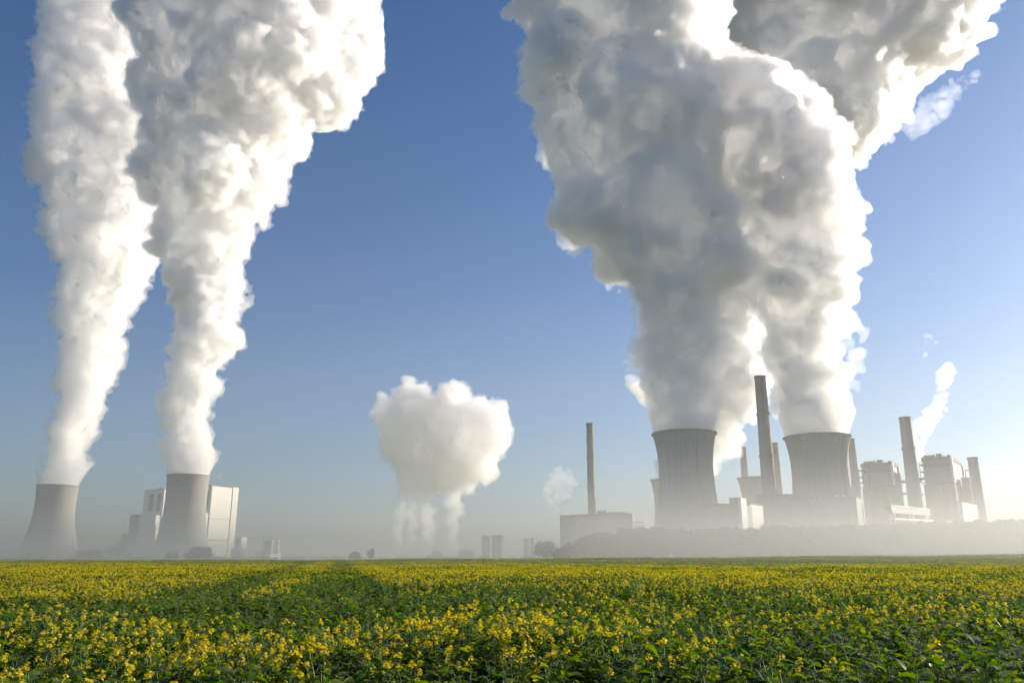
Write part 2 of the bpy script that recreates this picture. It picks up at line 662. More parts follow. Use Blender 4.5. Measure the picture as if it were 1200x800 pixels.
cx = ng.nodes.new("ShaderNodeCombineXYZ")
ng.links.new(attr("yaw", 'FLOAT'), cx.inputs[2])
e2r = ng.nodes.new("FunctionNodeEulerToRotation")
ng.links.new(cx.outputs[0], e2r.inputs[0])
ng.links.new(gi.outputs[0], iop.inputs['Points'])
ng.links.new(ci.outputs[0], iop.inputs['Instance'])
ng.links.new(attr("variant", 'INT'), iop.inputs['Instance Index'])
ng.links.new(e2r.outputs[0], iop.inputs['Rotation'])
ng.links.new(attr("size", 'FLOAT'), iop.inputs['Scale'])
ng.links.new(iop.outputs[0], go.inputs[0])
gm = crop.modifiers.new("scatter", 'NODES')
gm.node_group = ng


# ------------------------------------------------------------------ cooling towers and chimneys
def cooling_tower(px, pytop, D, rtop, rthroat, rbase, label, lad=None, zthroat=0.72):
    top, _ = P(px, pytop, D)
    H = top.z
    t = thing("cooling_tower", (top.x, D, 0), 0, label, "cooling tower", "cooling towers of the power plant")
    zt = H * zthroat
    prof = []
    for i in range(40):
        z = 9 + (H - 9) * i / 39
        if z <= zt:
            bb = (zt - 9) / math.sqrt((rbase / rthroat) ** 2 - 1)
            r = rthroat * math.sqrt(1 + ((z - zt) / bb) ** 2)
        else:
            bb = (H - zt) / math.sqrt((rtop / rthroat) ** 2 - 1)
            r = rthroat * math.sqrt(1 + ((z - zt) / bb) ** 2)
        prof.append((r, z))
    inner = [(r - 1.0, z) for r, z in reversed(prof)]
    MB().lathe(prof + inner, 128, closed=True).build("shell", M['concrete'], t, smooth=True)
    MB().lathe([(rtop + 0.05, H - 1.6), (rtop + 1.3, H - 1.2), (rtop + 1.3, H + 0.4), (rtop - 1.2, H + 0.4), (rtop - 1.2, H - 0.2), (rtop - 0.7, H - 0.4)], 128, closed=True).build("rim", M['rim'], t)
    rb = prof[0][0]
    col = MB()
    nleg = 36
    for i in range(nleg):
        a0 = 2 * pi * i / nleg
        for s in (-1, 1):
            a1 = a0 + s * pi / nleg
            col.tube((rb * 1.06 * cos(a0), rb * 1.06 * sin(a0), 0), ((rb - .5) * cos(a1), (rb - .5) * sin(a1), 9.4), 0.55, n=6)
    col.build("support_columns", M['concrete'], t)
    if lad is not None:
        lb = MB()
        for i in range(len(prof) - 1):
            (r0, z0), (r1, z1) = prof[i], prof[i + 1]
            for da in (-0.014, 0.014):
                a = lad + da
                lb.tube(((r0 + .45) * cos(a), (r0 + .45) * sin(a), z0), ((r1 + .45) * cos(a), (r1 + .45) * sin(a), z1), 0.32, n=5)
            a = lad
            lb.box((r1 + .5) * cos(a) - .9, (r1 + .5) * cos(a) + .9, (r1 + .5) * sin(a) - .5, (r1 + .5) * sin(a) + .3, z1 - 1.3, z1 - .9)
        lb.build("ladder", M['rim'], t)
    return t, Vector((top.x, D, H))


TA = cooling_tower(68, 569, 1900, 44, 42, 64, "pale cooling tower at the far left of the field, farthest left of all", lad=-pi / 2 + .3)
TB = cooling_tower(221, 557, 1650, 40.5, 39, 53, "pale cooling tower standing between the two white boiler houses on the left", lad=None)
TC_ = cooling_tower(801.5, 508, 870, 33.5, 28.5, 41, "broad grey cooling tower on the right under the darkest shaded steam, beside the long hall", lad=-pi / 2 + .22)
TD = cooling_tower(787, 562, 1365, 34.5, 30, 42, "farther cooling tower, only a sliver behind the left edge of the broad grey one")
TE = cooling_tower(889, 560, 1365, 34.5, 29, 42, "low distant cooling tower without steam, half hidden behind the tallest chimney")
TH = cooling_tower(957, 512, 905, 35, 30, 42, "wide cooling tower under the bright steam, right of the tallest chimney", lad=-pi / 2 + .55)


def chimney(pxt, pyt, D, rt, rb, label, rings=(), cap=True):
    top, _ = P(pxt, pyt, D)
    H = top.z
    t = thing("chimney", (top.x, D, 0), 0, label, "chimney", "chimneys of the power plant")
    prof = [(rb + (rt - rb) * (i / 20) ** 0.9, H * i / 20) for i in range(21)]
    MB().lathe(prof + [(rt - .8, H), (rt - .8, H - 6), (0.01, H - 6)], 40).build("shaft", M['stack'], t, smooth=True)
    if cap:
        MB().lathe([(rt + .05, H - 2.2), (rt + .55, H - 1.8), (rt + .55, H + .3), (rt - .7, H + .3), (rt - .7, H - .2)], 40).build("crown_ring", M['rim'], t)
    for z in rings:
        zz = H * z
        r = rb + (rt - rb) * z ** 0.9
        MB().lathe([(r - .05, zz), (r + 1.1, zz), (r + 1.1, zz + .5), (r + 1.0, zz + 1.7), (r + .9, zz + 1.7), (r + .9, zz + .5), (r - .05, zz + .5)], 32).build("platform", M['rim'], t)
    return t


chimney(691, 496, 1080, 4.6, 5.4, "slender pale chimney rising behind the long grey hall", (0.52, .74, .87))
chimney(890.5, 441, 930, 6.3, 9.2, "tallest chimney, thick and grey, between the two broad cooling towers", (.55, .78))
chimney(870.5, 524, 1500, 6.0, 7.5, "thin distant chimney above the low cooling tower without steam", ())
chimney(907, 519, 1250, 6.0, 8.5, "shorter grey chimney close against the right side of the tallest one", (.8,))
chimney(997, 514, 1150, 5.0, 7.0, "narrow chimney peeking out behind the right edge of the wide cooling tower", ())
chimney(1060, 489, 930, 6.0, 9.0, "thick leaning-looking chimney between the two boiler houses on the right", (.77,))
chimney(1139.5, 536, 960, 5.4, 6.6, "short stout chimney at the right end of the plant", ())


# ------------------------------------------------------------------ buildings
def site(name, xl, xm, xr, pytop, D, yaw, label, cat, group=None, zbase=0.0):
    """root Empty at the near corner; local x<0 runs along the shaded front, local y>0 along the sunlit side"""
    a = R(yaw)
    km = K(xm, pytop)
    Mx, My = km * D, D
    kl, kr = K(xl, pytop), K(xr, pytop)
    d1 = (-cos(a), sin(a)); d2 = (sin(a), cos(a))
    S = (kl * My - Mx) / (d1[0] - kl * d1[1])
    L = (kr * My - Mx) / (d2[0] - kr * d2[1])
    top, _ = P(xm, pytop, D)
    t = thing(name, (Mx, My, zbase), -a, label, cat, group)
    return t, abs(S), abs(L), top.z - zbase


def zat(py, D):
    return P(600, py, D)[0].z


def windows(t, rects, mname='glass'):
    for (x0, x1, y0, y1, z0, z1) in rects:
        MB().box(x0, x1, y0, y1, z0, z1).build("window", M[mname], t)


YL = 27      # left plant grid
YR = 36      # right plant grid

# two white boiler houses on the left
def boiler_white(xl, xm, xr, pytop, D, label):
    t, S, L, H = site("boiler_house", xl, xm, xr, pytop, D, YL, label, "boiler house", "white boiler houses on the left")
    MB().box(-S, 0, 0, L * .76, 0, H * .985).build("boiler_block", M['clad'], t, bevel=.3)
    MB().box(-S * .9, 1.2, L * .775, L, 0, H).build("stair_tower", M['clad'], t, bevel=.3)
    MB().box(-S * .8, -.6, L * .755, L * .78, 0, H * .95).build("joint_recess", M['dark'], t)
    MB().box(-S * 0.86, -S * .03, -14, .4, 0, H * .62).build("mid_block", M['clad'], t, bevel=.3)
    MB().box(-S * 1.45, -S * .999, -8, L * .7, 0, H * .64).build("side_block", M['cladgrey'], t, bevel=.3)
    MB().box(-S * 1.8, -S * 1.449, -6, L * .6, 0, H * .37).build("low_block", M['cladgrey'], t, bevel=.3)
    MB().box(-1, 1.1, -.6, L * .755, H * .26, H * .272).build("cornice_band", M['cladgrey'], t)
    MB().box(-.5, .35, 1, L * .75, H * .545, H * .552).build("cornice_band", M['cladgrey'], t)
    MB().box(-S * .72, -S * .5, -.5, .3, H * .68, H * .93).build("louvre_panel", M['cladgrey'], t)
    MB().box(-S * .3, -S * .12, -.5, .3, H * .68, H * .93).build("louvre_panel", M['cladgrey'], t)
    r = MB().box(-S + .4, -.4, .4, L * .76 - .4, H * .985, H * .985 + 1.1)
    r.build("roof_parapet", M['cladgrey'], t)
    MB().box(-S * .6, -S * .35, L * .2, L * .45, H * .985 + 1, H * .985 + 5).build("roof_plant", M['cladgrey'], t)
    MB().tube((-S * .45, L * .5, H * .9), (-S * .45, L * .5, H * 1.1), .8, n=8).build("vent_pipe", M['stack'], t)
    return t, S, L, H


BH1 = boiler_white(170, 193, 222, 572, 1830, "stepped boiler house mostly in shade, left of the tower it peeks out behind")
BH2 = boiler_white(226, 249, 280, 568, 1780, "white boiler house with a broad sunlit side, right of the cooling tower")


# small works on the left
t, S, L, H = site("pump_house", 276, 283, 290, 629, 1600, YL, "small cube-topped works building with a sunlit white box, right of the white boiler house", "works building")
MB().box(-S, 0, 0, L, H * .52, H).build("upper_box", M['white'], t, bevel=.2)
MB().box(-S * 1.5, .8, -1, L * 1.2, 0, H * .519).build("base_block", M['cladgrey'], t, bevel=.2)
MB().box(-S * .8, -S * .3, -.25, .1, H * .6, H * .9).build("dark_panel", M['dark'], t)

t, S, L, H = site("silo_building", 308, 318, 328, 629, 1600, YL, "silo block with open roof gantry and pale pillars, right of the small sunlit white box", "silo building")
MB().box(-S, 0, 2, L, 0, H * .84).build("silo_block", M['wallgrey'], t, bevel=.2)
for k in (0.12, .88):
    MB().box(-.4, 2.4, L * k - 1.6, L * k + 1.6, 0, H * .9).build("pillar", M['white'], t, bevel=.1)
g = MB()
for x in (-S, -S * .5, 0):
    for y in (2, L):
        g.box(x - .4, x + .4, y - .4, y + .4, H * .841, H * .97)
g.box(-S - .8, .8, 1.2, L + .8, H * .97, H)
g.build("roof_gantry", M['dark'], t)
MB().box(-S * 1.7, -S * 1.001, 0, L, 0, H * .42).build("side_block", M['cladgrey'], t, bevel=.2)
MB().box(-S * .3, 4, -5, L * 1.1, 0, H * .27).build("plinth_block", M['white'], t, bevel=.2)

# distant silo towers in the middle
def block_tower(xl, xm, xr, py, D, label):
    t, S, L, H = site("concrete_silo", xl, xm, xr, py, D, 30, label, "silo", "distant concrete silo towers")
    MB().box(-S, 0, 0, L, 0, H).build("silo_wall", M['wallgrey'], t, bevel=.2)
    MB().box(-S - .4, .4, -.4, L + .4, H, H + 1.4).build("roof_slab", M['rim'], t)
    MB().box(-S * .7, -S * .5, -.3, .1, H * .1, H * .95).build("pilaster", M['cladgrey'], t)
    MB().box(-S * .4, -S * .2, -.3, .1, H * .1, H * .95).build("pilaster", M['cladgrey'], t)
    return t, S, L, H


block_tower(565, 571, 574, 628.5, 1500, "narrow silo tower, left one of the paired blocks right of the distant steam")
tb = block_tower(576.5, 587.5, 590.5, 627.5, 1500, "widest silo tower with a sunlit right side, right of the distant steam")
MB().box(-tb[1] - 9, -tb[1], 3, 6, tb[3] * .6, tb[3] * .67).build("link_bridge", M['dark'], tb[0])
block_tower(613.5, 618, 620, 631, 1700, "slim silo tower left of the domed bush, left of its twin")
block_tower(621.5, 625.5, 627.5, 630.5, 1700, "slim silo tower just left of the domed bush")

# the long hall under the slender chimney
t, S, L, H = site("long_hall", 658, 741, 744, 600, 1000, 12, "long grey hall with a low rounded roof end below the slender chimney", "hall")
MB().box(-S, 0, 0, 34, 0, H * .93).build("hall_wall", M['cladgrey'], t, bevel=.3)
rf = [(-S, H * .931), (-S * .08, H * .931), (0, H * .931), (0, H * .97), (-S * .12, H * 1.005), (-S * .3, H * 1.01), (-S * .42, H * .985), (-S * .6, H * .98), (-S * .8, H * .965), (-S, H * .95)]
MB().wall_prism(list(reversed(rf)), -.6, 34.5).build("roof", M['wallgrey'], t)
MB().box(-S * .5, -S * .36, 6, 18, H * .98, H * 1.055).build("roof_cabin", M['cladgrey'], t, bevel=.2)
MB().box(-S - 2.5, -S - .01, 2, 30, 0, H * .955).build("end_pier", M['wallgrey'], t, bevel=.2)
for k in range(1, 7):
    MB().box(-S * k / 7 - .6, -S * k / 7 + .6, -.7, -.02, 0, H * .92).build("pilaster", M['wallgrey'], t)
pp = MB()
pp.tube((.2, 8, H * .8), (12, 8, H * .8), .8)
pp.tube((.2, 12, H * .72), (14, 12, H * .72), .8)
pp.tube((12, 8, H * .8), (12, 8, 0), .6)
pp.build("pipe_bridge", M['stack'], t)

# turbine hall range in front of the right towers
t, S, L, H = site("turbine_hall", 814, 867, 872, 589, 745, YR, "low grey turbine hall with tall white end wall below the broad tower", "turbine hall")
MB().box(-S, 0, 1, 30, 0, H * .97).build("hall_wall", M['cladgrey'], t, bevel=.3)
MB().box(-S - .8, -12, .2, 30.5, H * .97, H).build("roof_edge", M['wallgrey'], t)
MB().box(-10, -1.2, .4, 20, H * .971, H * 1.10).build("roof_house", M['wallgrey'], t, bevel=.2)
MB().box(-1.15, 1.6, -1.5, L + 2, 0, H * 1.09).build("end_wall", M['white'], t, bevel=.2)

t, S, L, H = site("bunker_building", 873, 879, 900, 590, 770, YR, "sunlit sloping bunker building just right of the white end wall", "bunker building")
MB().box(-S, 0, 0, 34, 0, H * .99, top=(2, 0, 0, 0)).build("bunker_wall", M['white'], t)
MB().box(-S - 1, .5, -.6, 34.5, H * .99, H * 1.02).build("roof", M['wallgrey'], t)

t, S, L, H = site("machine_hall", 886, 925, 932, 580, 870, YR, "grey flat roofed hall below the tallest chimney", "hall")
MB().box(-S, 0, 0, 30, 0, H).build("hall_wall", M['cladgrey'], t, bevel=.3)
MB().box(-S - .5, .5, -.5, 30.5, H, H + 1.4).build("roof", M['wallgrey'], t)
MB().box(-S * .7, -S * .45, 4, 14, H + 1.4, H + 7).build("roof_cabin", M['cladgrey'], t)

t, S, L, H = site("service_hall", 926, 1003, 1008, 583, 830, YR, "long low hall hiding the foot of the wide cooling tower", "hall")
MB().box(-S, 0, 0, 26, 0, H).build("hall_wall", M['cladgrey'], t, bevel=.3)
MB().box(-S - .5, .5, -.5, 26.5, H, H + 1.4).build("roof", M['wallgrey'], t)
MB().box(-S * .18, -S * .05, -6, -.01, 0, H * .8).build("stair_block", M['wallgrey'], t)
MB().box(-S * .95, -S * .22, -.1, .02, H * .62, H * .67).build("louvre_band", M['rim'], t)
vt = MB()
for k in range(7):
    vt.box(-S * (.25 + .1 * k) - 1.5, -S * (.25 + .1 * k) + 1.5, 8, 14, H + 1.4, H + 4.0)
vt.build("roof_vents", M['rim'], t)


def boiler_grey(xl, xm, xr, pytop, D, label, mirror=False):
    t, S, L, H = site("boiler_house", xl, xm, xr, pytop, D, YR, label, "boiler house", "grey boiler houses on the right")
    L = max(L, 30)
    MB().box(-S * .98, -.5, .8, L - .8, H * .74, H * .965).build("upper_block", M['cladgrey'], t, bevel=.3)
    MB().box(-S * 1.03, 0, 0, L, 0, H * .735).build("lower_block", M['wallgrey'], t, bevel=.3)
    MB().box(-S * 1.0, .3, -.4, L + .3, H * .965, H).build("roof_edge", M['wallgrey'], t)
    MB().box(-S * .5, -S * .32, 4, L * .4, H, H * 1.035).build("roof_cabin", M['wallgrey'], t)
    MB().box(-S * .15, -S * .06, 6, L * .4, H, H * 1.02).build("roof_cabin", M['wallgrey'], t)
    MB().box(-1.2, 1.0, -.9, 3.0, H * .76, H * .99).build("painted_lit_edge", M['white'], t)  # white strips at the corners paint in the sunlit edges
    MB().box(-1.4, 1.3, L - 3, L + .9, H * .0, H * .97).build("painted_lit_edge", M['white'], t)
    for k in range(1, 6):
        MB().box(-S * k / 6 - .5, -S * k / 6 + .5, -.6, -.02, 0, H * .73).build("buttress", M['wallgrey'], t)
    for z in (.52, .745):
        MB().box(-S * 1.06, .9, -1.5, -.95, H * z, H * z + 1.0).build("gallery", M['dark'], t)
    pr = MB()
    for k, rr in ((.21, .9), (.235, .6), (.47, .9), (.80, 1.1)):
        pr.tube((-S * k, -1.6, H * .05), (-S * k, -1.6, H * (.70 if k < .7 else .95)), rr, n=8)
    pr.build("riser_pipes", M['stack'], t)
    vt = MB()
    for k in range(5):
        vt.box(-S * (.58 + .08 * k) - 1.1, -S * (.58 + .08 * k) + 1.1, 5, 8, H, H + 3.2)
    vt.build("roof_vents", M['rim'], t)
    MB().box(-S * .93, -S * .08, .66, .82, H * .90, H * .935).build("louvre_band", M['dark'], t)
    MB().box(-S * .9, -S * .3, -.12, .02, H * .30, H * .33).build("louvre_band", M['dark'], t)
    g = MB()
    for z in (.80, .86, .93):
        g.box(-S * 1.10, -S * .985, 1, L * .5, H * z, H * z + .8)
    for y in (1.3, L * .5):
        g.box(-S * 1.10, -S * 1.085, y - .4, y + .4, H * .735, H * .95)
    g.build("outside_stair", M['dark'], t)
    return t, S, L, H


BJ = boiler_grey(1008, 1045, 1052, 541, 960, "grey boiler house directly right of the wide cooling tower")
BL = boiler_grey(1079, 1114, 1126, 534, 960, "grey boiler house with sunlit corner edges put in as white strips, right of the thick chimney")
MB().tube((2, 12, BJ[3] * .80), (26, 20, BJ[3] * .80), 1.6).build("flue_duct", M['dark'], BJ[0])
MB().tube((2, 12, BJ[3] * .68), (26, 20, BJ[3] * .66), 1.2).build("flue_duct", M['stack'], BJ[0])
MB().tube((-BL[1] * 1.05 - 10, 10, BL[3] * .80), (-BL[1] * .98, 12, BL[3] * .80), 1.6).build("flue_duct", M['dark'], BL[0])

t, S, L, H = site("annex_block", 1126, 1136, 1142, 560, 985, YR, "plain grey annex between the bright cornered boiler house and the short stout chimney", "annex")
MB().box(-S, 0, 0, 25, 0, H).build("annex_wall", M['wallgrey'], t, bevel=.3)
MB().box(-S - .4, .4, -.4, 25.4, H, H + 1).build("roof", M['rim'], t)
MB().tube((-4, 4, H + 10), (12, 6, H + 10), .5).build("pipe", M['dark'], t)
MB().tube((-4, 4, H), (-4, 4, H + 10), .5).build("pipe_post", M['dark'], t)

t, S, L, H = site("precipitator_hall", 1005, 1066, 1130, 592, 900, YR, "low grey hall spread below both right boiler houses", "hall")
MB().box(-S * .6, 0, 0, min(L, 70), 0, H * .9).build("hall_wall", M['wallgrey'], t, bevel=.3)
MB().box(-S * .6 - .5, .5, -.5, min(L, 70) + .5, H * .9, H * .93).build("roof", M['rim'], t)

t, S, L, H = site("gypsum_store", 1122, 1127, 1151, 588, 900, YR + 6, "small store with a blank sunlit wall at the right end of the plant", "store building")
MB().box(-S, 0, 0, L, 0, H).build("store_wall", M['white'], t, bevel=.2)
MB().box(-S - .4, .4, -.4, L + .4, H, H + .9).build("roof", M['rim'], t)
MB().wall_prism([(-16, 0), (-S - .02, 0), (-S - .02, H * .9)], 1, 10).build("lean_to", M['cladgrey'], t)

a0, _ = P(1042, 592.5, 650)
b0, _ = P(1087, 597, 786)
d = Vector((b0.x - a0.x, b0.y - a0.y, 0))
t = thing("conveyor_bridge", (a0.x, a0.y, 0), math.atan2(d.y, d.x), "white sunlit conveyor gallery on trestles in front of the thick chimney", "conveyor")
ln_ = d.length
za, zb = a0.z, b0.z
MB().wall_prism([(-4, za + 4), (0, za), (ln_, zb), (ln_, zb - 5.5), (0, za - 5.5), (-4, za - 1)][::-1], -2, 2).build("gallery", M['cladgrey'], t)
MB().wall_prism([(-.5, za + .7), (ln_ + .5, zb + .7), (ln_ + .5, zb + .05), (-.5, za + .05)][::-1], -2.6, 2.6).build("roof", M['white'], t)  # white band over the grey gallery paints in the sunlit roof line
MB().wall_prism([(2, za - 9.2), (ln_ + 8, zb - 9.2), (ln_ + 8, zb - 10.6), (2, za - 10.6)][::-1], -3, 1.5).build("lower_gallery", M['white'], t)
for k in (0.05, .5, .95):
    x = ln_ * k
    zz = za + (zb - za) * k - 5.5
    q = MB()
    q.box(x - .7, x + .7, -1.8, -.8, 0, zz).box(x - .7, x + .7, .8, 1.8, 0, zz)
    q.build("trestle", M['white'], t)
c0, _ = P(1111, 611, 700)
t = thing("tank", (c0.x, 700, 0), 0, "small round white storage tank catching the sun above the dark woodland", "tank")
MB().lathe([(4, 0), (4, c0.z - 1), (3, c0.z + .6), (.01, c0.z + 1.4)], 24).build("tank_shell", M['white'], t, smooth=True)
MB().lathe([(4.02, c0.z - 1.6), (4.3, c0.z - 1.6), (4.3, c0.z - 1.2), (4.02, c0.z - 1.2)], 24).build("tank_ring", M['rim'], t)


# ------------------------------------------------------------------ trees
def leaf_quads(cs, size, r):
    n = len(cs)
    a = r.normal(size=(n, 3)); a /= np.linalg.norm(a, axis=1)[:, None]
    b = r.normal(size=(n, 3)); b -= a * (a * b).sum(1)[:, None]; b /= np.linalg.norm(b, axis=1)[:, None]
    s = size * r.uniform(.6, 1.3, (n, 1))
    v = np.stack([cs - a * s, cs + b * s * .7, cs + a * s, cs - b * s * .7], 1).reshape(-1, 3)
    return v, np.arange(n * 4).reshape(-1, 4)


def crown_points(w, h, n, r, z0=0.2):
    """clumped leaf positions of a crown h tall and w wide, base at 0"""
    nc = max(8, int(n / 70))
    t = r.uniform(z0, .93, nc)
    rad = np.sqrt(np.clip(1 - ((t - .5) / .52) ** 2, .05, 1)) * w * .5
    a = r.uniform(0, 2 * pi, nc)
    q = np.sqrt(r.uniform(.1, 1, nc)) * rad * .85
    cc = np.stack([q * np.cos(a), q * np.sin(a), t * h], -1)
    k = r.integers(0, nc, n)
    cr = r.uniform(.09, .2, nc)[k][:, None] * w
    d = r.normal(size=(n, 3)); d /= np.linalg.norm(d, axis=1)[:, None]
    return cc[k] + d * cr * r.uniform(.5, 1, (n, 1)) * np.array([1, 1, .75]), cc


def tree(px, pytop, D, wpx, label, name="tree", cat="tree", group="hazy trees at the field edge", n=2600):
    r = np.random.default_rng(int(px * 7 + D))
    top, mpp = P(px, pytop, D)
    gzv = float(terrain_z(np.array(top.x), np.array(D)))
    H = top.z - gzv
    wd = wpx * mpp
    t = thing(name, (top.x, D, gzv), 0, label, cat, group)
    tr = MB()
    tr.tube((0, 0, -.3), (0, 0, H * .35), wd * .035, wd * .025, 8)
    pts, cc = crown_points(wd, H, n, r)
    for c in cc[:10]:
        tr.tube((0, 0, H * r.uniform(.15, .35)), tuple(c), wd * .014, wd * .004, 5)
    tr.build("trunk", M['bark'], t)
    v, f = leaf_quads(pts, max(.35, wd * .028), r)
    mesh_np("crown", v, f, M['treeleaf'], t, smooth=False)
    return t


tree(236, 641, 1050, 30, "round dark bushy tree in front of the foot of the tower and white boiler house")
tree(221, 647, 1050, 12, "low bush on the left side of the round dark tree by the tower")
tree(202, 645, 1100, 16, "faint hazy tree at the left foot of the tower between the boiler houses")
tree(143, 633, 1400, 22, "tall hazy tree at the left end of the stepped boiler house")
tree(132, 640, 1380, 14, "smaller hazy tree left of the tall one by the stepped boiler house")
tree(113, 643, 1300, 22, "broad faint tree midway between the far left tower and stepped boiler house")
tree(97, 645, 1300, 18, "faint tree close to the right foot of the far left tower")
tree(416, 646, 900, 15, "small spreading tree alone on the horizon, left of its taller neighbour")
tree(435, 642, 900, 11, "small upright tree alone on the horizon left of the distant steam")
tree(512, 646, 1500, 14, "faint low tree under the distant steam columns")
tree(546, 645, 1500, 22, "faint wide tree left of the paired silo towers")
tree(640, 634, 900, 32, "domed bushy tree left of the long grey hall")
tree(649, 640, 880, 18, "lower bush tucked between the domed tree and the long hall")

# wooded belt in front of the right plant: one mass
r = np.random.default_rng(5)
prof = [(655, 645), (662, 640), (672, 632), (690, 624), (720, 618), (752, 615), (800, 617), (880, 616), (1000, 612), (1150, 607), (1200, 604), (1330, 602)]
vv, ff, k0 = [], [], 0
for i in range(520):
    px = r.uniform(655, 1330)
    D = r.uniform(545, 640)
    ht = np.interp(px, [p[0] for p in prof], [p[1] for p in prof])
    top, mpp = P(px, ht + abs(r.normal(0, 3.0)) - .5 + (D - 545) * .02, D)
    gzv = float(terrain_z(np.array(top.x), np.array(D)))
    H = max(3.0, top.z - gzv)
    wd = r.uniform(9, 17)
    pts, _ = crown_points(wd, H, 850, r, .02)
    v, f = leaf_quads(pts + np.array([top.x, D, gzv]), .72, r)
    vv.append(v); ff.append(f + k0); k0 += len(v)
xs_b = np.linspace(160, 760, 61)
bank = []
for yy, fr in ((560, 0.0), (585, .55), (620, .62), (660, 0.0)):
    for x in xs_b:
        hh = (np.interp(600 + x / 600 * FPX / CP * .97, [p[0] for p in prof], [p[1] for p in prof]))
        zz = max(0.5, (655 - hh) / FPX * 600 * CP)
        bank.append((x * yy / 600, yy, -.5 + float(terrain_z(np.array(x * 1.0), np.array(yy * 1.0))) * (1 if fr == 0 else 0) + zz * fr))
nb_ = len(xs_b)
ib = (np.arange(3)[:, None] * nb_ + np.arange(nb_ - 1)[None, :]).ravel()
bank_m = surface_mat("bank_grass", (0.05, 0.065, 0.025), .3, .95, .3)
tag(mesh_np("embankment", np.array(bank), np.stack([ib, ib + 1, ib + nb_ + 1, ib + nb_], -1), bank_m), kind='structure')
wood = mesh_np("woodland", np.concatenate(vv), np.concatenate(ff), M['treeleaf'], smooth=False)
tag(wood, kind='stuff')
# low far hedge line along the left edge of the field
vv, ff, k0 = [], [], 0
for i in range(150):
    px = r.uniform(-60, 700)
    D = r.uniform(1250, 1450)
    top, mpp = P(px, 651.5 + abs(r.normal(0, 1.2)), D)
    gzv = float(terrain_z(np.array(top.x), np.array(D)))
    pts, _ = crown_points(r.uniform(12, 30), max(2, top.z - gzv), 160, r, .05)
    v, f = leaf_quads(pts + np.array([top.x, D, gzv]), .9, r)
    vv.append(v); ff.append(f + k0); k0 += len(v)
tag(mesh_np("hedgerow", np.concatenate(vv), np.concatenate(ff), M['treeleaf'], smooth=False), kind='stuff')


# ------------------------------------------------------------------ steam
def surface_nets(F, org, h):
    s = F > 0
    c = [s[:-1, :-1, :-1], s[1:, :-1, :-1], s[:-1, 1:, :-1], s[1:, 1:, :-1], s[:-1, :-1, 1:], s[1:, :-1, 1:], s[:-1, 1:, 1:], s[1:, 1:, 1:]]
    cnt = sum(x.astype(np.int8) for x in c)
    act = (cnt > 0) & (cnt < 8)
    I, J, Kk = np.nonzero(act)
    idx = np.full(act.shape, -1, np.int32)
    idx[I, J, Kk] = np.arange(len(I))
    off = np.array([(i & 1, (i >> 1) & 1, (i >> 2) & 1) for i in range(8)])
    val = np.stack([F[I + o[0], J + o[1], Kk + o[2]] for o in off], 1)
    acc = np.zeros((len(I), 3)); n = np.zeros(len(I))
    for a in range(8):
        for bt in (1, 2, 4):
            b = a | bt
            if b == a:
                continue
            va, vb = val[:, a], val[:, b]
            m = (va > 0) != (vb > 0)
            t = np.where(m, va / np.where(m, va - vb, 1), 0)
            p = off[a][None] + t[:, None] * (off[b] - off[a])[None]
            acc += np.where(m[:, None], p, 0); n += m
    V = (np.stack([I, J, Kk], 1) + acc / n[:, None] + 0.0) * h + org
    faces = []
    for ax in range(3):
        o1, o2 = [(1, 2), (2, 0), (0, 1)][ax]
        sl0 = [slice(None)] * 3; sl1 = [slice(None)] * 3
        sl0[ax] = slice(0, -1); sl1[ax] = slice(1, None)
        A, B = s[tuple(sl0)], s[tuple(sl1)]
        e = A != B
        E = np.stack(np.nonzero(e), 1)
        ok = (E[:, o1] > 0) & (E[:, o2] > 0) & (E[:, o1] < F.shape[o1] - 1) & (E[:, o2] < F.shape[o2] - 1)
        E = E[ok]
        dirn = A[E[:, 0], E[:, 1], E[:, 2]]
        u = np.zeros(3, int); u[o1] = 1
        v = np.zeros(3, int); v[o2] = 1
        g = lambda q: idx[q[:, 0], q[:, 1], q[:, 2]]
        q = np.stack([g(E - u - v), g(E - v), g(E), g(E - u)], 1)
        q[~dirn] = q[~dirn][:, ::-1]
        faces.append(q)
    return V, np.concatenate(faces)


def drop_crumbs(V, Fc, share):
    """leave out loose specks smaller than a share of the faces"""
    lab = np.arange(len(V))
    for _ in range(60):
        m = lab[Fc].min(1)
        new = lab.copy()
        for k in range(4):
            np.minimum.at(new, Fc[:, k], m)
        new = new[new]
        new = new[new]
        if (new == lab).all():
            break
        lab = new
    c = np.bincount(lab[Fc[:, 0]], minlength=len(V))
    keep = c[lab[Fc[:, 0]]] >= share * len(Fc)
    Fc = Fc[keep]
    used = np.zeros(len(V), bool)
    used[Fc.ravel()] = True
    return V[used], (np.cumsum(used) - 1)[Fc]


def blur(F, n=1):
    for _ in range(n):
        for ax in range(3):
            G = F.copy()
            a = [slice(None)] * 3; b = [slice(None)] * 3
            a[ax] = slice(1, -1)
            lo = [slice(None)] * 3; hi = [slice(None)] * 3
            lo[ax] = slice(0, -2); hi[ax] = slice(2, None)
            G[tuple(a)] = .5 * F[tuple(a)] + .25 * (F[tuple(lo)] + F[tuple(hi)])
            F = G
    return F


def noise3(shape, cell, r):
    """smooth value noise on a grid, cell in voxels, range about -1..1"""
    g = [int(math.ceil(s / cell)) + 3 for s in shape]
    A = r.uniform(-1, 1, g)
    for ax, s in enumerate(shape):
        u = np.arange(s) / cell
        i = np.floor(u).astype(int); f = u - i; f = f * f * (3 - 2 * f)
        sh = [1, 1, 1]; sh[ax] = s
        f = f.reshape(sh)
        A = np.take(A, i, axis=ax) * (1 - f) + np.take(A, i + 1, axis=ax) * f
    return A


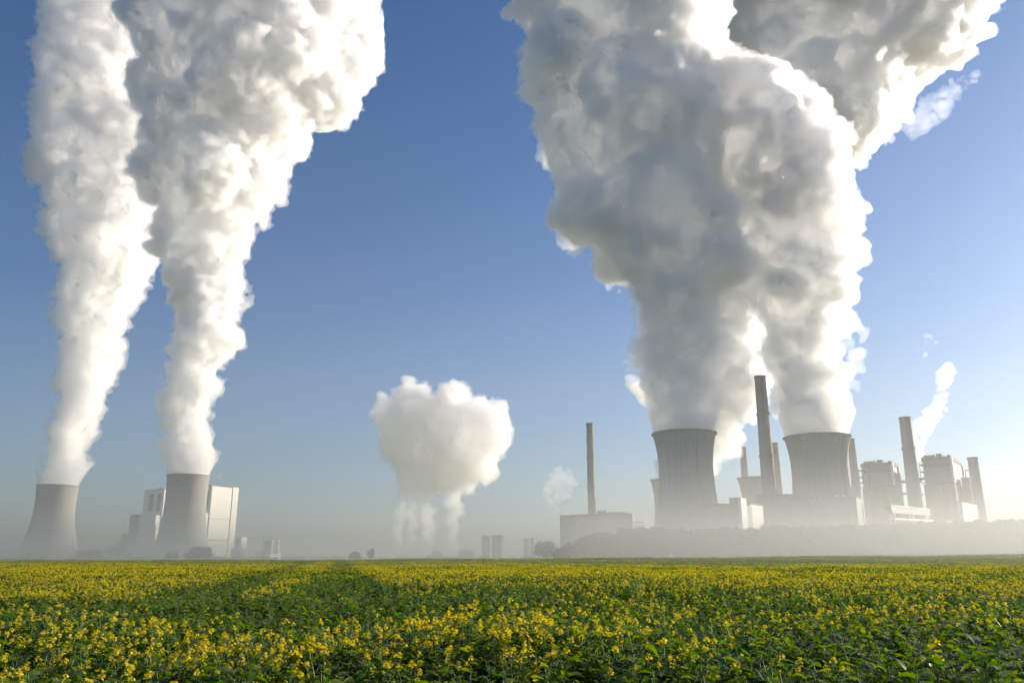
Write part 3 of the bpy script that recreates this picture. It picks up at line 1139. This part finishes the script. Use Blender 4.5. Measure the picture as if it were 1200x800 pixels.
def warp(F, h, r, scale, rough):
    """stir the field with smooth random displacements so that the billows fold and shear"""
    sh = F.shape
    idx = [np.arange(n, dtype=np.float32).reshape([-1 if a == k else 1 for a in range(3)]) for k, n in enumerate(sh)]
    pos = []
    for ax in range(3):
        p = idx[ax] + np.zeros(sh, np.float32)
        for cm, amp in ((80, 11.0), (30, 5.5), (12, 2.4)):
            cell = cm * scale / h
            if cell > 1.6:
                p += (rough * scale * amp / h * noise3(sh, cell, r)).astype(np.float32)
        pos.append(np.clip(p, 0, sh[ax] - 1.001))
    i = [np.floor(p).astype(np.int32) for p in pos]
    f = [p - q for p, q in zip(pos, i)]
    G = np.zeros(sh, np.float32)
    for a in (0, 1):
        for b in (0, 1):
            for c in (0, 1):
                wgt = (f[0] if a else 1 - f[0]) * (f[1] if b else 1 - f[1]) * (f[2] if c else 1 - f[2])
                G += wgt * F[i[0] + a, i[1] + b, i[2] + c]
    return G


def plume_field(balls, h, r, levels=((15, .28, .66), (14, .26, .58), (10, .3, .55)), rough=1.0, scale=1.0):
    """balls: array (n,4) x y z radius -> field (positive inside, metres), origin"""
    B = np.array(balls)
    pad = 0.35 * B[:, 3].max() + 4 * h
    lo = (B[:, :3] - B[:, 3:]).min(0) - pad
    hi = (B[:, :3] + B[:, 3:]).max(0) + pad
    sh = np.ceil((hi - lo) / h).astype(int) + 1
    F = np.full(sh, -40.0, np.float32)
    ax = [lo[i] + h * np.arange(sh[i]) for i in range(3)]

    def stamp(c, R_):
        ext = R_ + 14
        i0 = np.maximum(((c - ext - lo) / h).astype(int), 0)
        i1 = np.minimum(((c + ext - lo) / h).astype(int) + 2, sh)
        if (i1 <= i0).any():
            return
        dx = ax[0][i0[0]:i1[0]] - c[0]; dy = ax[1][i0[1]:i1[1]] - c[1]; dz = ax[2][i0[2]:i1[2]] - c[2]
        d = R_ - np.sqrt((dx * dx)[:, None, None] + (dy * dy)[None, :, None] + (dz * dz)[None, None, :])
        sub = F[i0[0]:i1[0], i0[1]:i1[1], i0[2]:i1[2]]
        np.maximum(sub, d, out=sub)

    cur = [(b[:3], b[3]) for b in B]
    for c, R_ in cur:
        stamp(c, R_)
    for n, a, b in levels:
        nxt = []
        for c, R_ in cur:
            for _ in range(n):
                d = r.normal(size=3); d /= np.linalg.norm(d)
                r2 = R_ * r.uniform(a, b)
                if r2 < 1.6 * h:
                    continue
                cc = c + d * (R_ - r2 * r.uniform(.15, .5))
                g = ((cc - lo) / h).astype(int)
                if (g < 0).any() or (g >= sh).any() or F[g[0], g[1], g[2]] > r2 * .62:
                    continue
                nxt.append((cc, r2))
        for c, R_ in nxt:
            stamp(c, R_)
        cur = nxt
    for cm, amp, bil in ((95, 8.0, 0), (46, 7.0, 1), (24, 5.2, 1), (12, 3.4, 1), (6, 1.9, 1)):
        cell = cm * scale / h
        if cell < 1.6:
            continue
        n = noise3(F.shape, cell, r)
        if bil:
            n = np.abs(n) * 2.0 - 0.55
        F += (rough * scale * amp * n).astype(np.float32)
    F = warp(F, h, r, scale, rough)
    F[0] = F[-1] = -40; F[:, 0] = F[:, -1] = -40; F[:, :, 0] = F[:, :, -1] = -40
    return F, lo


def path_balls(path, D, r, jitter=0.50, depth=0.45, drift=0.0, fill=2.0, shrink=5.0):
    """path: (px, py, rpx) stations bottom to top -> balls; drift = metres the axis moves away per metre climbed"""
    out = []
    st = []
    for (px, py, rp) in path:
        q, mpp = P(px, py, D)
        st.append((q.x, q.y + drift * max(0, q.z - 130), q.z, max(.86 * rp * mpp, .98 * rp * mpp - shrink)))
    st = np.array(st)
    seg = np.linalg.norm(np.diff(st[:, :3], axis=0), axis=1)
    s = np.concatenate([[0], np.cumsum(seg)])
    t = 0.0
    first = True
    while t < s[-1]:
        v = np.array([np.interp(t, s, st[:, i]) for i in range(4)])
        R_ = v[3]
        for q in range(max(1, int(fill))):
            k = r.uniform(.40, .75) if q else r.uniform(.66, .88)
            if t < s[-1] * .04:
                k = .9
            d = r.normal(size=3) * np.array([1, 1, .5]); d /= np.linalg.norm(d)
            off = d * R_ * (1 - k) * r.uniform(.3, 1.1)
            out.append((v[0] + off[0], v[1] + off[1] * (depth / .45), v[2] + off[2], R_ * k))
        t += R_ * jitter
    return out


core_m, ns, ln = mat("dense_steam")
out = N(ns, "ShaderNodeOutputMaterial")
b = N(ns, "ShaderNodeBsdfDiffuse")
b.inputs['Color'].default_value = (0.985, 0.985, 0.985, 1)
tl = N(ns, "ShaderNodeBsdfTranslucent")
tl.inputs['Color'].default_value = (0.985, 0.985, 0.985, 1)
mx = N(ns, "ShaderNodeMixShader", Fac=0.93)
ln.new(b.outputs[0], mx.inputs[1]); ln.new(tl.outputs[0], mx.inputs[2])
ln.new(mx.outputs[0], out.inputs['Surface'])


def steam_mat(dens, g=0.6):
    m = volume_mat("steam", (1, 1, 1), dens, g)
    ns, ln = m.node_tree.nodes, m.node_tree.links
    t = N(ns, "ShaderNodeBsdfTransparent")
    c = N(ns, "ShaderNodeRGB")
    c.outputs[0].default_value = (1, 1, 1, 1)
    ln.new(c.outputs[0], t.inputs['Color'])
    ln.new(t.outputs[0], ns["Material Output"].inputs['Surface'])
    return m


def steam(path, D, h, seed, label, dens=0.15, core=11.0, veil=0.03, mouth=None, rough=1.0, scale=1.0, name="steam_plume", extra=(), bare=False, levels=((15, .28, .66), (14, .26, .58), (10, .3, .55)), **kw):
    r = np.random.default_rng(seed)
    balls = [] if bare else path_balls(path, D, r, **kw)
    for (px, py, rp, dd) in extra:
        q, mpp = P(px, py, D)
        balls.append((q.x, q.y + dd, q.z, rp * mpp))
    if mouth is not None:
        rm = mouth[1]
        for k in range(3):
            balls.append((mouth[0].x, mouth[0].y, mouth[0].z - rm * .25 + k * rm * .3, rm * .93))
    F, lo = plume_field(balls, h, r, rough=rough, levels=levels, scale=scale)
    if mouth is not None:      # steam stays inside the tower mouth below the rim
        zs = lo[2] + h * np.arange(F.shape[2])
        xs_ = lo[0] + h * np.arange(F.shape[0]); ys_ = lo[1] + h * np.arange(F.shape[1])
        rr = np.sqrt((xs_[:, None] - mouth[0].x) ** 2 + (ys_[None, :] - mouth[0].y) ** 2)
        lim = (mouth[1] - 1.8) - rr
        up = np.clip((zs - mouth[0].z) , 0, None)
        F = np.minimum(F, (lim[:, :, None] + (up * .22 + (up / 15) ** 2)[None, None, :] + np.where(zs > mouth[0].z + 110, 100, 0)[None, None, :]))
        F = np.minimum(F, (zs - (mouth[0].z - 5))[None, None, :]).astype(np.float32)
    root, mpp = P(path[0][0], path[0][1], D)
    root = np.array(root)
    V, Fc = drop_crumbs(*surface_nets(F, lo, h), .004 if core else .05)
    if core and (F > core).any():
        # the thin outer steam is a scattering shell round a hollow, inside which lies the dense white core
        soft = core * (1.0 + .55 * noise3(F.shape, 45.0 * scale / h, r)).astype(np.float32)
        V2, F2 = drop_crumbs(*surface_nets(F - soft, lo, h), .004)
        o = mesh_np(name, np.concatenate([V, V2]) - root, np.concatenate([Fc, F2[:, ::-1] + len(V)]), steam_mat(dens))
        V3, F3 = drop_crumbs(*surface_nets(F - soft - .35 * h, lo, h), .004)
        mesh_np("dense_core", V3 - root, F3, core_m, o)
    else:
        o = mesh_np(name, V - root, Fc, steam_mat(dens))
    if veil:
        n = 7.0 * noise3(F.shape, 38.0 * scale / h, r) + 6.0 * (np.abs(noise3(F.shape, 15.0 * scale / h, r)) * 2 - .5) + 2.5 * noise3(F.shape, max(1.7, 6.0 * scale / h), r)
        Fv = F + (scale * (n + 3.0)).astype(np.float32)
        Fv = np.maximum(np.where(F < -13.5, -10, Fv), F + .9 * h)
        if mouth is not None:
            Fv = np.minimum(Fv, (lim[:, :, None] + (up * .3 + (up / 14) ** 2)[None, None, :] + 0.4))
            Fv = np.minimum(Fv, (zs - (mouth[0].z - 4))[None, None, :])
        Fi = np.minimum(F, Fv - .4 * h)
        Fi[0] = Fi[-1] = -40; Fi[:, 0] = Fi[:, -1] = -40; Fi[:, :, 0] = Fi[:, :, -1] = -40
        Fv[0] = Fv[-1] = -40; Fv[:, 0] = Fv[:, -1] = -40; Fv[:, :, 0] = Fv[:, :, -1] = -40
        V4, F4 = drop_crumbs(*surface_nets(Fv, lo, h), .002)
        V5, F5 = drop_crumbs(*surface_nets(Fi, lo, h), .004)
        mesh_np("vapour_veil", np.concatenate([V4, V5]) - root, np.concatenate([F4, F5[:, ::-1] + len(V4)]), volume_mat("thin_vapour", (1, 1, 1), veil, .5), o)
    o.location = root
    tag(o, label, "steam plume", "steam plumes")
    return o


PL_A = [(71, 566, 17), (77, 530, 20), (85, 495, 25), (92, 455, 29), (101, 415, 35), (108, 380, 39), (113, 345, 45), (116, 310, 58), (125, 260, 62), (122, 205, 62), (114, 150, 65), (114, 95, 66), (115, 45, 67), (118, -10, 72), (124, -60, 76)]
PL_B = [(222, 553, 17), (224, 520, 20), (224, 490, 25), (224, 450, 32), (234, 415, 35), (243, 380, 36), (240, 340, 38), (238, 300, 44), (240, 262, 50), (250, 225, 68), (250, 180, 76), (252, 140, 88), (268, 95, 96), (288, 50, 118), (298, 0, 128), (310, -55, 135)]
PL_C = [(801, 503, 31), (800, 470, 36), (796, 430, 44), (800, 395, 50), (803, 360, 58), (800, 320, 66), (782, 285, 80), (770, 245, 84), (742, 205, 94), (732, 165, 94), (748, 125, 88), (752, 90, 92), (728, 45, 118), (722, -5, 128), (730, -60, 130)]
PL_D = [(800, 545, 24), (826, 505, 26), (846, 470, 36), (856, 430, 40), (862, 390, 40), (868, 340, 48), (876, 280, 62), (886, 210, 82), (905, 150, 92), (940, 95, 100), (985, 45, 112), (1010, -10, 118), (1030, -60, 120)]
PL_H = [(957, 507, 32), (957, 478, 36), (951, 448, 41), (945, 415, 46), (940, 380, 49), (944, 340, 56), (947, 300, 62), (940, 260, 66), (926, 220, 68), (915, 180, 70), (896, 140, 64), (874, 105, 48), (852, 82, 26)]

steam(PL_A, 1900, 3.4, 11, "steam plume of the farthest left tower, softer and leaning right", mouth=(TA[1], 44), dens=.075, core=18, veil=.022, shrink=10.0, scale=1.3)
steam(PL_B, 1650, 3.2, 12, "lumpy white steam plume of the second tower from the left", mouth=(TB[1], 40.5), dens=.11, core=15, veil=.025, shrink=10.0, scale=1.3)
steam(PL_C, 870, 2.0, 13, "shaded grey steam plume of the broad right tower, drifting left", mouth=(TC_[1], 33.5), dens=.15, core=11)
steam(PL_D, 1365, 2.8, 14, "bright steam plume rising behind the grey one and spreading to the top right", dens=.12, core=14, veil=.025, scale=1.2, extra=[(848, 12, 55, -20), (852, 52, 48, -20), (838, -20, 55, 0), (872, 40, 62, -60), (858, 0, 66, -80), (905, -15, 80, -40), (840, 60, 40, -80)])
steam(PL_H, 905, 2.0, 15, "bright cauliflower steam plume right of the tallest chimney", mouth=(TH[1], 35), dens=.14, core=11)
# far-off steam bank
FARB = [(478, 556, 12), (492, 535, 28), (505, 508, 40), (512, 485, 28)]
cols = []
for cx_, r0, r1, y1 in ((468, 3.6, 6, 560), (481, 3.4, 6, 560), (501, 3.6, 6.5, 565), (533, 2.6, 6, 562)):
    for k in range(17):
        t = k / 16
        cols.append((cx_ + 2.2 * math.sin(k * 1.7 + cx_) + (504 - cx_) * .15 * t, 646 + (y1 - 646) * t, r0 + (r1 - r0) * t, 12 * math.sin(k * 2.3 + cx_)))
steam(FARB, 2700, 3.6, 16, "far-off cauliflower bank of steam on thin columns left of centre", dens=.042, core=26, veil=.012, name="steam_bank", scale=1.5, rough=.5, shrink=0.0,
      extra=cols + [(505, 562, 13, 0), (486, 562, 11, 0), (512, 565, 12, 0), (535, 548, 20, 0), (545, 528, 32, 40), (560, 505, 26, 0), (583, 484, 11, 0), (575, 510, 20, 0), (470, 492, 22, 0), (468, 520, 18, 0), (487, 477, 19, -30), (530, 480, 20, 0), (553, 540, 22, 30), (449, 466, 4, 0), (591, 477, 5, 0), (475, 545, 14, 0)])


def puff(path, D, h, seed, label, dens, n=40, size=(.18, .42), **kw):
    """ragged thin steam: many small puffs strewn about a path"""
    r = np.random.default_rng(seed + 100)
    ex = []
    P_ = np.array(path, float)
    for _ in range(n):
        t = r.uniform(0, len(P_) - 1)
        px, py, rp = (np.interp(t, np.arange(len(P_)), P_[:, i]) for i in range(3))
        a, q = r.uniform(0, 2 * pi), math.sqrt(r.uniform(0, 1)) * rp * .85
        ex.append((px + q * cos(a), py + q * sin(a), rp * r.uniform(*size), r.normal(0, rp * .4)))
    return steam(path, D, h, seed, label, dens=dens, extra=ex, bare=True, core=0, veil=0, **kw)


puff([(651, 622, 3), (652, 606, 5), (651, 592, 8), (654, 578, 14), (657, 566, 19), (662, 552, 12)], 2000, 2.4, 17, "small pinkish steam puff just left of the slender chimney", .016, n=220, size=(.12, .34), rough=.4)
puff([(1077, 536, 6), (1078, 515, 9), (1086, 495, 12), (1096, 480, 11), (1104, 466, 7), (1110, 452, 4)], 1060, 1.5, 18, "thin steam wisp rising behind the thick chimney on the right", .03, n=260, size=(.12, .32), rough=.35)
puff([(1102, 456, 5), (1110, 440, 12), (1116, 428, 8)], 1060, 1.5, 19, "detached faint steam puff above the bright cornered boiler house", .02, n=120, size=(.12, .32), rough=.35)
puff([(1083, 418, 4), (1088, 408, 9), (1090, 396, 8)], 1060, 1.5, 20, "highest detached faint steam puff above the thick chimney", .014, n=90, size=(.12, .32), rough=.35)
puff([(767, 560, 5), (766, 550, 5), (768, 541, 4)], 1365, 1.6, 21, "sliver of steam over the tower hidden behind the broad grey one", .04, n=20, rough=.4)
puff([(257, 567, 1.2), (257, 560, 2.2), (258, 550, 2.0)], 1800, .9, 22, "tiny wisp of steam above the white boiler house roof", .05, n=22, size=(.3, .6), rough=.2, scale=.5)

puff([(1082, 78, 9), (1108, 60, 13), (1135, 42, 16), (1165, 24, 14), (1185, 14, 8)], 1365, 1.9, 24, "ragged thin wisp of steam torn off near the top right corner", .007, n=260, size=(.08, .24), rough=.5, scale=1.2, name="steam_wisp")
puff([(1058, 160, 8), (1072, 148, 14), (1095, 128, 18), (1120, 105, 14), (1150, 84, 6)], 1365, 1.9, 25, "ragged thin wisp of steam below the torn one, right of the bright plume", .006, n=260, size=(.08, .24), rough=.5, scale=1.2, name="steam_wisp")
